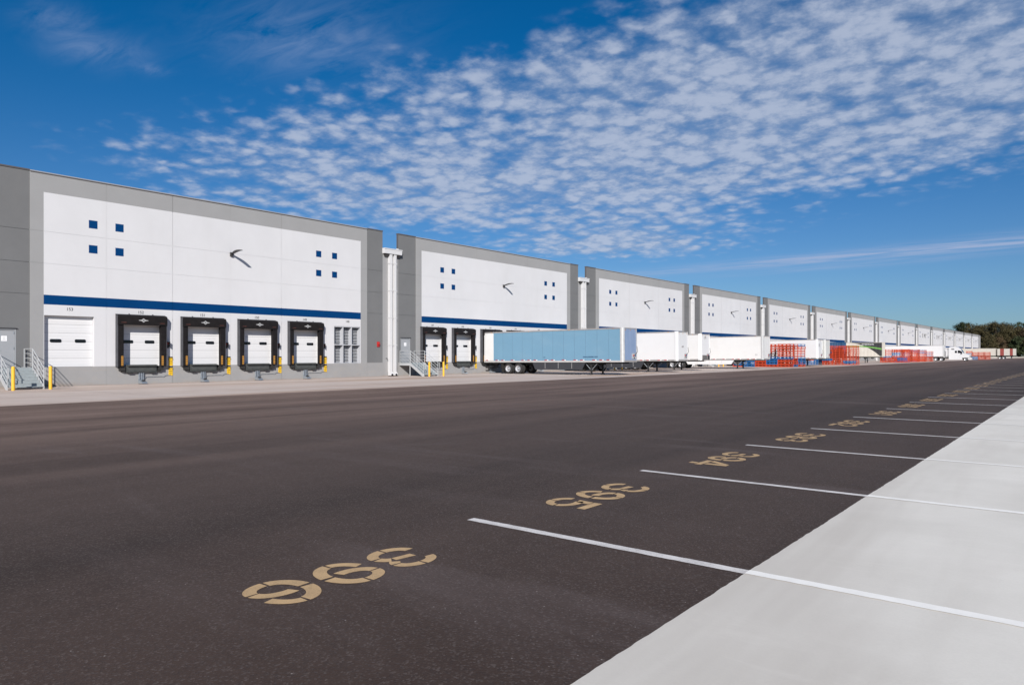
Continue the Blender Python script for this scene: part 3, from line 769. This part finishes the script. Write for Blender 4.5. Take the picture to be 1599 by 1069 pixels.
def running_gear(t, L, ax=(3.5, 4.75), legx=None, skirt=None, zb=1.15, hub=None):
    for a in ax:
        for s in (-1, 1):
            wheel(t, a, s * 1.27, side=s, rimmat=hub)
            w2 = wheel(t, a, s * .94, side=s, rimmat=hub)
    b = MB()
    for s in (-1, 1): b.box(ax[0] - 1.2, ax[1] + 1.4, s * .5 - .06, s * .5 + .06, zb - .30, zb - .17, M_under)
    for a in ax: b.tube((a, -1.0, .51), (a, 1.0, .51), .07, M_under)
    b.box(.4, L - .4, -.45, -.35, zb - .17, zb - .001, M_under); b.box(.4, L - .4, .35, .45, zb - .17, zb - .001, M_under)
    for i in range(int(L / 1.2)): b.box(.5 + i * 1.2, .58 + i * 1.2, -1.22, 1.22, zb - .12, zb - .001, M_under)
    b.box(L - 1.6, L - .2, -.55, .55, zb - .16, zb - .13, M_under)
    b.build('chassis', t)
    lx = legx or L - 3.5
    for s in (-1, 1):
        b = MB(); b.box(lx - .07, lx + .07, s * .98 - .07, s * .98 + .07, .10, zb - .17, M_under); b.box(lx - .16, lx + .16, s * .98 - .14, s * .98 + .14, 0, .06, M_under); b.box(lx - .05, lx + .05, s * .98 - .05, s * .98 + .05, .06, .3, M_under)
        for q in (-1, 1): b.tube((lx, s * .98, .38), (lx + q * .62, s * .98, zb - .16), .03, M_galv)
        b.box(lx - .35, lx + .35, s * .98 - .04, s * .98 + .04, zb - .30, zb - .172, M_under)
        b.build('landing_leg', t)
    b = MB(); b.box(.05, .13, -1.15, 1.15, .52, .62, M_under)
    for s in (-1, 1): b.box(.05, .13, s * .7 - .05, s * .7 + .05, .62, zb - .13, M_under)
    b.build('rear_guard', t)
    for s in (-1, 1):
        b = MB(); b.box(ax[0] - .82, ax[0] - .80, s * 1.1 - .3 if s > 0 else -1.28, s * 1.1 + .3 - .22 if s > 0 else -.68, .12, zb - .2, M_rub); b.build('mud_flap', t)
    if skirt:
        m, xa, xb, zl = skirt
        for s in (-1, 1):
            b = MB(); b.extr([(xa, zb - .02), (xa + .35, zl), (xb - .4, zl), (xb, zb - .02)], 'y', s * 1.24 - .012, s * 1.24 + .012, m)
            for i in range(1, 4): x = xa + (xb - xa) * i / 4; b.box(x - .015, x + .015, s * 1.255 - .004, s * 1.255 + .004, zl + .12, zb - .06, M_alu)
            b.build('side_skirt', t, fix=True)
def dry_trailer(label, y, L, body, nose, kind='', zt=4.16, rear_white=False, post=None, skirt=None, xoff=.32, ax=(3.5, 4.75), seams=None, tape=True):
    t = thing('semi_trailer', label, 'trailer', (XW + xoff, y, gz(XW)), group='semi trailers backed up to the docks')
    t.rotation_euler = (0, -math.atan2(.13, L), 0)
    zb = 1.15; h = 1.30
    b = MB()
    b.box(.02, L - .16, -h + .012, h - .012, zb + .01, zt - .02, body)
    b.extr([(-h + .05, 0)] and [(L - .16, -h + .012), (L - .05, -h + .10), (L - .012, -h + .25), (L - .012, h - .25), (L - .05, h - .10), (L - .16, h - .012)], 'z', zb + .02, zt - .04, nose)
    if rear_white: b.box(-.0, 1.25, -h - .002, -h + .02, zb + .13, zt - .13, M_tcream); b.box(0, 1.25, h - .02, h + .002, zb + .13, zt - .13, M_tcream)
    n = int((L - .3) / 1.22)
    if seams:
        for i in range(1, n + 1):
            x = (1.25 if rear_white else .1) + i * 1.22
            if x > L - .5: break
            for s in (-1, 1): b.box(x - .012, x + .012, s * (h - .010) - .004, s * (h - .010) + .004, zb + .12, zt - .11, seams)
    b.build('cargo_box', t, fix=True)
    b = MB()
    for s in (-1, 1): b.box(0, L - .14, s * h - .012, s * h + .012, zt - .11, zt, M_rail)
    b.box(L - .06, L, -h + .2, h - .2, zt - .10, zt, M_rail); b.box(.0, L - .06, -h + .012, h - .012, zt - .018, zt - .002, M_roof)
    b.build('top_rail', t)
    b = MB()
    for s in (-1, 1): b.box(0, L - .14, s * h - .014, s * h + .014, zb - .04, zb + .12, M_alu if rear_white else M_rail)
    b.box(L - .10, L + .006, -h + .2, h - .2, zb - .04, zb + .14, M_rail)
    b.build('bottom_rail', t)
    pm = post or nose
    for s in (-1, 1):
        b = MB(); b.extr([(L - .30, s * (h + .016)), (L - .14, s * (h + .012)), (L - .03, s * (h - .10)), (L + .012, s * (h - .26)), (L - .02, s * (h - .27)), (L - .3, s * (h - .02))], 'z', zb - .03, zt + .01, pm)
        b.build('corner_post', t, fix=True)
    if tape:
        for s in (-1, 1):
            b = MB(); x = .25
            pat = [0, 1.35, 2.3, 3.05] if rear_white else [0, 1.1]
            while x < L - 1:
                yb = s * (h + .020)
                a, c = (s * (h + .012) if s > 0 else -h - .022), (s * (h + .022) if s > 0 else -h - .012)
                zt0 = zb + .125 if rear_white else zb + .02
                b.box(x, x + .30, min(a, c), max(a, c), zt0 + .02, zt0 + .08, M_tapeR); b.box(x + .30, x + .46, min(a, c), max(a, c), zt0 + .02, zt0 + .08, M_tapeW); x += random.choice((.75, 1.25, 1.3))
            b.build('reflective_tape', t)
    for s in (-1, 1):
        b = MB()
        for i in range(4): b.box(1.0 + i * (L - 2) / 3 - .05, 1.0 + i * (L - 2) / 3 + .05, s * (h + .018) - .012, s * (h + .018) + .012, zt - .085, zt - .045, M_amber)
        b.build('marker_lamp', t)
    b = MB()                                   # gladhand plate and fittings on the nose
    b.box(L - .012, L + .02, .25, .95, zb + .25, zb + .75, M_alu); b.tube((L + .02, .45, zb + .55), (L + .10, .45, zb + .55), .06, M_red); b.tube((L + .02, .75, zb + .55), (L + .10, .75, zb + .55), .06, M_rblue); b.tube((L + .02, .6, zb + .35), (L + .08, .6, zb + .35), .05, M_blk)
    for yy in (-.9, 0, .9): b.box(L + .0, L + .02, yy - .05, yy + .05, zt - .22, zt - .17, M_amber)
    b.tube((L + .04, .55, zb + .5), (L + .1, 1.1, zb + .9), .02, M_blk); b.tube((L + .1, 1.1, zb + .9), (L + .02, 1.12, zb + 1.4), .02, M_blk)
    b.build('nose_fittings', t)
    running_gear(t, L, ax=ax, skirt=skirt)
    return t
def ywall(b_, j): return P0 + BP * b_ + 2.1 + 4.2 * j
tb = dry_trailer('sky blue semi trailer with a white rear panel and charcoal skirt', ywall(1, 2), 16.15, M_tblue, M_tnose, rear_white=True, post=M_alu, seams=mat('trailer seam', (0.11, 0.20, 0.28), 0.5), skirt=(M_skirt, 6.1, 12.2, .42), ax=(3.1, 4.35))
put_text('lettering', 'www.premier.com', .21, M_cblue, tb, (12.75, -1.318, 1.62), (R(90), 0, 0))
put_text('unit_number', '5071', .12, M_cblue, tb, (7.6, -1.318, 1.58), (R(90), 0, 0))
tw1 = dry_trailer('plain white semi trailer standing next to the sky blue one', ywall(1, 5), 15.2, M_twhite, M_twhite, seams=None, post=M_twhite, skirt=(M_skirt, 6.0, 11.4, .42))
put_text('unit_number', '4402', .24, M_rail, tw1, (15.215, -.1, 2.6), ROT_W)
tw2 = dry_trailer('short white reefer trailer with a dark grille low on its nose', ywall(2, 0), 13.3, M_tcream, M_twhite, seams=None, post=M_wht)
b = MB(); b.box(13.30, 13.36, -1.02, 1.02, 1.16, 1.72, M_rail)
for i in range(8): b.box(13.36, 13.375, -.98, .3, 1.20 + i * .062, 1.225 + i * .062, M_under)
b.box(13.36, 13.38, .45, .95, 1.22, 1.66, M_under); b.build('grille', tw2)
put_text('unit_number', 'C75', .36, M_rail, tw2, (13.32, -.15, 3.72), ROT_W)
tw3 = dry_trailer('white semi trailer with white skirts, left of the first rack pile', ywall(2, 3), 16.0, M_tcream, M_tcream, seams=None, post=M_alu, skirt=(M_twhite, 5.4, 12.2, .55))
put_text('unit_number', '11', .34, M_rail, tw3, (15.1, -1.318, 1.75), (R(90), 0, 0))
tw4 = dry_trailer('white semi trailer rising behind the first orange rack pile', ywall(3, 2), 15.0, M_twhite, M_twhite, seams=None, post=M_wht)
b = MB()
for i in range(3): b.box(15.0, 15.01, -.85, -.15, 3.35 - i * .16, 3.43 - i * .16, M_rail)
b.build('lettering', tw4)
tw5 = dry_trailer('pale grey semi trailer standing closest to the dark blue container', ywall(3, 3), 15.0, M_tgrey, M_tgrey, seams=None, post=M_tgrey)

# --- containers on chassis
def cream_swoosh():
    m = bpy.data.materials.new('cream container with swoosh'); m.use_nodes = True; q = NT(m.node_tree); b = q.n['Principled BSDF']
    oc = q.n.new('ShaderNodeTexCoord').outputs['Object']; x, y, z = q.sep(oc)[:3]
    # black field above a falling arc towards the nose, and a green stripe crossing it
    u = q.m('DIVIDE', q.m('SUBTRACT', x, 1.2), 10.8, clamp=True)
    u = q.m('DIVIDE', x, 13.2)
    arc = q.m('SUBTRACT', 4.45, q.m('MULTIPLY', q.m('POWER', q.m('MAXIMUM', q.m('SUBTRACT', q.m('MULTIPLY', u, 2.0), 0.92), 0.0), 2.2), 2.9))
    blk = q.m('GREATER_THAN', z, arc)
    gl = q.m('SUBTRACT', 3.72, q.m('MULTIPLY', q.m('POWER', q.m('MAXIMUM', q.m('SUBTRACT', u, .55), 0.0), 2.0), 3.4))
    th = q.m('ADD', 0.02, q.m('MULTIPLY', u, .16))
    grn = q.m('LESS_THAN', q.m('ABSOLUTE', q.m('SUBTRACT', z, gl)), th)
    nz = q.noise(oc, 1.4, 5, .6)
    c = q.mix(q.mr(nz, .3, .7), (.50, .465, .41, 1), (.58, .54, .48, 1))
    c = q.mix(blk, c, (.02, .02, .022, 1)); c = q.mix(grn, c, (.12, .30, .06, 1))
    q.l.new(c, b.inputs['Base Color']); b.inputs['Roughness'].default_value = .5
    return m
def container(label, y, L, m, side, xn, zt=4.25, group='containers on chassis at the docks', rear_x=None):
    """a corrugated box on a skeletal chassis; local x runs towards the nose"""
    x0 = (XW + .32) if rear_x is None else rear_x
    t = thing('container_trailer', label, 'container', (x0, y, gz(XW)), group=group)
    zb = 1.42; h = 1.22; b = MB(); p = .28; d = .036; n = int((L - .3) / p); x = .15
    for s in (-1, 1):
        yo, yi = s * h, s * (h - d)
        for i in range(n):
            a = x + i * p
            pts = [(a, yo), (a + .07, yo), (a + .14, yi), (a + .21, yi), (a + .28, yo)]
            for (u0, w0), (u1, w1) in zip(pts, pts[1:]): b.poly([(u0, w0, zb + .1), (u1, w1, zb + .1), (u1, w1, zt - .08), (u0, w0, zt - .08)], side)
    ny = 8
    for i in range(ny):                       # corrugated nose
        a = -h + .12 + i * .275; pts = [(a, 0), (a + .07, 0), (a + .14, -d), (a + .21, -d), (a + .275, 0)]
        for (u0, w0), (u1, w1) in zip(pts, pts[1:]): b.poly([(L + w0 - .02, u0, zb + .1), (L + w1 - .02, u1, zb + .1), (L + w1 - .02, u1, zt - .08), (L + w0 - .02, u0, zt - .08)], m)
    b.box(.02, L - .1, -h + .06, h - .06, zb + .02, zt - .05, m)
    b.build('cargo_box', t)
    b = MB()
    for s in (-1, 1):
        for zz_ in ((zb, zb + .12), (zt - .09, zt)): b.box(.14, L - .14, s * (h - .02) - .03, s * (h - .02) + .03, zz_[0], zz_[1], m)
        for xx in (0, L - .14): b.box(xx, xx + .14, s * (h - .06) - .07, s * (h - .06) + .07, zb, zt, m)
    for zz_ in ((zb, zb + .12), (zt - .1, zt)):
        for xx in (.0, L - .1): b.box(xx, xx + .1, -h + .13, h - .13, zz_[0], zz_[1], m)
    b.box(.14, L - .14, -h + .05, h - .05, zt - .03, zt - .01, m)
    b.build('frame', t)
    running_gear(t, L, ax=(2.4, 3.65), zb=1.42)
    return t
c1 = container('dark blue corrugated container behind the second rack pile', ywall(4, 0), 12.9, M_cblue, M_cblue, 0, zt=4.15)
c2 = container('cream corrugated container with a black field and green swoosh', ywall(5, 0), 13.2, M_creamc, cream_swoosh(), 0, zt=4.55)
put_text('lettering', 'INTERMODAL', .40, M_wht, c2, (10.3, -1.226, 4.08), (R(90), 0, 0))
# long plain trailer with its tractor
tw6 = dry_trailer('long white semi trailer coupled behind the white tractor truck', ywall(7, 0), 16.2, M_twhite, M_twhite, seams=None, post=M_alu, zt=4.35)
def make_truck(x, y):
    t = thing('tractor_truck', 'white sleeper tractor truck facing the open yard', 'truck', (x, y, gz(x)))
    b = MB(); w = 1.22                         # local +x = forwards
    cab = [(0, .95), (0, 3.75), (.35, 3.95), (2.0, 3.90), (2.75, 3.35), (3.05, 2.95), (3.45, 2.15), (4.85, 1.75), (5.15, 1.45), (5.22, .95), (5.0, .90), (3.4, .95)]
    b.extr(cab, 'y', -w, w, M_twhite)
    b.box(.0, 3.2, -w - .02, w + .02, .40, .98, M_twhite)
    b.extr([(4.35, .42), (5.32, .42), (5.36, .80), (5.2, 1.0), (4.8, 1.0)], 'y', -w, w, M_twhite)
    bd = b.build('cab', t, fix=True)
    for s in (-1, 1):
        ya, yb = sorted((s * w, s * (w + .012)))
        q = MB(); q.extr([(2.15, 2.2), (3.05, 2.2), (2.86, 2.82), (2.5, 2.95), (2.15, 2.95)], 'y', ya, yb, M_glass); q.build('window', bd, fix=True)
        q = MB(); q.box(1.45, 1.95, ya, yb, 2.25, 2.85, M_glass); q.build('window', bd)
        q = MB(); q.box(.6, 1.3, ya, yb, 3.15, 3.4, M_glass); q.build('window', bd)
        q = MB(); yc = s * (w + .25); q.box(3.1, 3.2, yc - .12, yc + .12, 2.0, 2.75, M_blk); q.tube((3.0, s * w, 2.5), (3.12, yc, 2.5), .02, M_blk); q.build('mirror', bd)
        q = MB(); q.box(4.9, 5.26, ya, yb, 1.2, 1.42, M_glass); q.build('headlight', bd)
    q = MB(); q.extr([(2.79, 3.31), (3.03, 2.97), (3.42, 2.2), (3.44, 2.22), (3.07, 2.99), (2.83, 3.33)], 'y', -1.08, 1.08, M_glass); q.build('windscreen', bd, fix=True)
    q = MB(); q.box(5.2, 5.25, -.5, .5, .95, 1.4, M_under); q.build('grille', bd)
    b = MB()
    for s in (-1, 1): b.box(-3.9, 1.0, s * .42 - .05, s * .42 + .05, .75, .98, M_under)
    b.box(-3.3, -1.9, -.5, .5, .99, 1.1, M_under)
    for a in (-3.1, -1.75): b.tube((a, -1, .51), (a, 1, .51), .08, M_under)
    b.build('chassis', t)
    for s in (-1, 1):
        q = MB(); q.tube((-.22, s * 1.0, .9), (-.22, s * 1.0, 3.6), .08, M_under, 10); q.build('exhaust', t)
        for a in (-3.1, -1.75): wheel(t, a, s * 1.24, side=s); wheel(t, a, s * .92, side=s)
        wheel(t, 3.95, s * 1.24, side=s)
    return t
make_truck(XW + .32 + 16.2 + 1.1, ywall(7, 0))
# far containers near the end of the building
c3 = container('long cream container on chassis near the far end of the warehouse', 345.0, 12.2, M_creamc, M_creamc, 0, zt=4.3, rear_x=-41.5)
def striped(label, y, x):
    t = thing('container_trailer', label, 'container', (x, y, gz(XW) + .05), group='containers on chassis at the docks')
    b = MB(); segs = [(0, .9, M_creamc), (.9, 2.2, M_rust), (2.2, 4.1, M_creamc), (4.1, 5.1, M_rust), (5.1, 6.1, M_creamc)]
    for (a, c, m) in segs: b.box(a + .02, c - .02, -1.2, 1.2, 1.42, 4.1, m); b.box(a, a + .04, -1.22, -1.19, 1.42, 4.1, M_alu)
    b.build('cargo_box', t); running_gear(t, 6.1, ax=(1.0, 2.2), legx=4.6, zb=1.42); return t
striped('far container striped cream and rust red', 345.5, -28.9)

# ------------------------------------------------------------------ stacked steel racks
def rack(mats, L=1.68, D=1.98, H=.385):
    b = MB(); m, m2 = mats; p = .09
    for x in (0, L - p):
        for y in (0, D - p): b.box(x, x + p, y, y + p, 0, H - .004, m)
    for y in (0, D - p + .01): b.box(p, L - p, y + .004, y + .064, .02, .145, m)
    for x in (0.004, L - p + .022): b.box(x, x + .06, p, D - p, .02, .145, m)
    for y in (0.01, D - p + .02): b.box(p, L - p, y, y + .05, H - .10, H - .035, m2)
    for x in (0.01, L - p + .02): b.box(x, x + .05, p, D - p, H - .10, H - .035, m2)
    b.box(.065, L - .065, .065, D - .065, .10, .125, M_deck)  # solid dark plate, added to block light and darken the rack's inside
    for f in (.3, .7): b.box(L * f - .04, L * f + .04, .002, .06, .145, H - .10, m2)
    for f in (.25, .5, .75): b.box(.07, L - .07, D * f - .03, D * f + .03, .02, .099, M_deck)
    return b.build('steel_rack')
kinds = [(rack((M_oran, M_oran)), 'orange'), (rack((M_rblue, M_rblue)), 'blue'), (rack((M_oran, M_rblue)), 'orange and blue')]
RU = [False] * 3; nrack = 0
def put_rack(x, y, z, kd, label, rz=0.0):
    global nrack
    o = kinds[kd][0]
    if RU[kd]: o = o.copy(); COL.objects.link(o)
    RU[kd] = True; o.location = (x, y, z); o.rotation_euler = (0, 0, rz); nrack += 1
    tag(o, label, 'rack', 'stacked steel racks on the apron')
def stack(x, y, n, pile, who, pb=.2, seed=0):
    rnd = random.Random(seed); prev = 0
    for i in range(n):
        kd = prev if rnd.random() < .3 else (0 if rnd.random() > pb * .8 else rnd.choice((1, 1, 2)))
        prev = kd
        cn = kinds[kd][1]
        lvl = 'lowest' if i == 0 else ('topmost' if i == n - 1 else '%s up' % ORD[i])
        put_rack(x + rnd.uniform(-.03, .03), y + rnd.uniform(-.03, .03), gz(x) + i * .385, kd, '%s rack %s in %s stack, %s' % (cn, lvl, who, pile))
# first pile in front of the white trailer
for i, (q, n, pb) in enumerate(((43.0, 3, .9), (41.3, 4, .9), (39.6, 4, .1), (37.9, 4, .3), (36.2, 9, .3))):
    stack(-q, 108.0, n, 'pile before the white trailers', 'front %s' % ORD[i], pb, 10 + i)
for i, (q, n, pb) in enumerate(((39.6, 9, .1), (37.9, 9, .25), (36.2, 9, .2))):
    stack(-q, 110.2, n, 'pile before the white trailers', 'middle %s' % ORD[i], pb, 20 + i)
for i, (q, n, pb) in enumerate(((37.4, 8, .3), (35.7, 9, .3))):
    stack(-q, 112.3 - (0.2 if i else 0), n, 'pile before the white trailers', 'rear %s' % ORD[i], pb, 30 + i)
# second pile in front of the blue container
for i, (q, n, pb) in enumerate(((42.6, 3, .05), (40.9, 3, .9), (39.2, 3, .4))):
    stack(-q, 136.6, n, 'pile before the dark blue container', 'low %s' % ORD[i], pb, 40 + i)
for i, (q, n, pb) in enumerate(((37.5, 9, .25), (35.8, 7, .25), (34.0, 7, .15))):
    stack(-q, 135.6, n, 'pile before the dark blue container', 'front %s' % ORD[i], pb, 50 + i)
for i, (q, n, pb) in enumerate(((39.2, 8, .05), (37.5, 8, .05), (35.7, 9, .1), (34.0, 9, .3))):
    stack(-q, 137.7, n, 'pile before the dark blue container', 'rear %s' % ORD[i], pb, 60 + i)
# third pile, past the swoosh container, along the edge of the yard
rows = [(184.0, 3), (187.5, 8), (199.5, 8), (209.0, 8), (219.0, 7)]
for i, (y, n) in enumerate(rows):
    for jx, q in enumerate((36.3, 34.5, 38.1)):
        stack(-q, y, n, 'pile between swoosh and tractor', '%s %s' % (ORD[i], ('middle', 'outer', 'inner')[jx]), .3, 80 + i * 3 + jx)
# fourth pile beyond the tractor
for i, q in enumerate((34.4, 32.6, 30.8, 29.0)):
    stack(-q, 300.0, 8 if i == 0 else 7, 'far pile beyond the tractor', ORD[i], .3 if i != 2 else 0, 110 + i)
print('racks', nrack)

# ------------------------------------------------------------------ trees beyond the far end
def tree_proto(seed, h, wdt, leafm, nleaf=6500):
    rnd = random.Random(seed)
    t = bpy.data.objects.new('tree', None); COL.objects.link(t)
    b = MB(); pts = [Vector((0, 0, 0))]
    for i in range(5): pts.append(pts[-1] + Vector((rnd.uniform(-.35, .35), rnd.uniform(-.35, .35), h * .16)))
    for i in range(5): b.tube(pts[i], pts[i + 1], .36 * (1 - i * .16), M_bark, 9, .36 * (1 - (i + 1) * .16))
    cl = []
    nc = 26
    for i in range(nc):
        f = (i + .5) / nc; a = i * 2.4 + rnd.random(); z = h * (.16 + .78 * f); rr = wdt * .5 * math.sin(math.pi * (.22 + .70 * f)) * rnd.uniform(.45, 1.0)
        c = Vector((math.cos(a) * rr, math.sin(a) * rr, z)); s = rnd.uniform(.11, .2) * wdt
        cl.append((c, s))
        k0 = pts[min(4, 1 + int(f * 4))]; b.tube(k0, c, .10, M_bark, 5, .03)
    b.build('trunk', t)
    b = MB(); me_v = []
    for i in range(nleaf):
        c, s = rnd.choice(cl)
        d = Vector((rnd.gauss(0, 1), rnd.gauss(0, 1), rnd.gauss(0, .75))); d.normalize(); rad = s * (rnd.random() ** .45) * rnd.uniform(.8, 1.15)
        p = c + d * rad; p.z = max(p.z, h * .10)
        u = Vector((rnd.gauss(0, 1), rnd.gauss(0, 1), rnd.gauss(0, .6))).normalized(); v = u.cross(d + Vector((0, 0, .4))).normalized(); sz = rnd.uniform(.16, .34)
        b.poly([p - u * sz, p + v * sz * .6, p + u * sz, p - v * sz * .6], leafm)
    b.build('crown', t)
    return t
protos = [tree_proto(1, 19, 13, M_leaf[0]), tree_proto(2, 17, 12, M_leaf[1]), tree_proto(3, 20, 10, M_leaf[2]), tree_proto(4, 15, 12, M_leaf[0]), tree_proto(5, 12, 10, M_leaf[2]), tree_proto(6, 14, 11, M_leaf[1])]
klab = ['tall olive green broad tree beyond the warehouse end', 'brownish autumn tree beyond the warehouse end', 'dark upright evergreen tree beyond the warehouse end', 'medium olive green tree beyond the warehouse end', 'short dark evergreen tree at the wood edge', 'short brownish tree at the wood edge']
tused = [False] * 6; rnd = random.Random(5)
def put_tree(x, y, kd, sc):
    o = protos[kd]
    if tused[kd]: o = copy_tree(o)
    tused[kd] = True; o.location = (x, y, -.7); o.rotation_euler = (0, 0, rnd.uniform(0, 6.28)); o.scale = (sc * rnd.uniform(.95, 1.15), sc * rnd.uniform(.95, 1.15), sc)
    tag(o, klab[kd], 'tree', 'trees beyond the far end of the yard')
for row in range(5):
    n = 20 - row
    for i in range(n):
        f = i / (n - 1)
        x = -112 + 150 * f + rnd.uniform(-2.5, 2.5); y = 499 + 30 * f + row * 8 + rnd.uniform(-3, 3)
        kd = rnd.choice((4, 5, 4, 3)) if row == 0 else rnd.choice((0, 1, 2, 0, 3))
        sc = (1.0 if row == 0 else 1.0 + .05 * row) * rnd.uniform(.88, 1.12)
        if f < .30: sc *= .74
        put_tree(x, y, kd, sc)
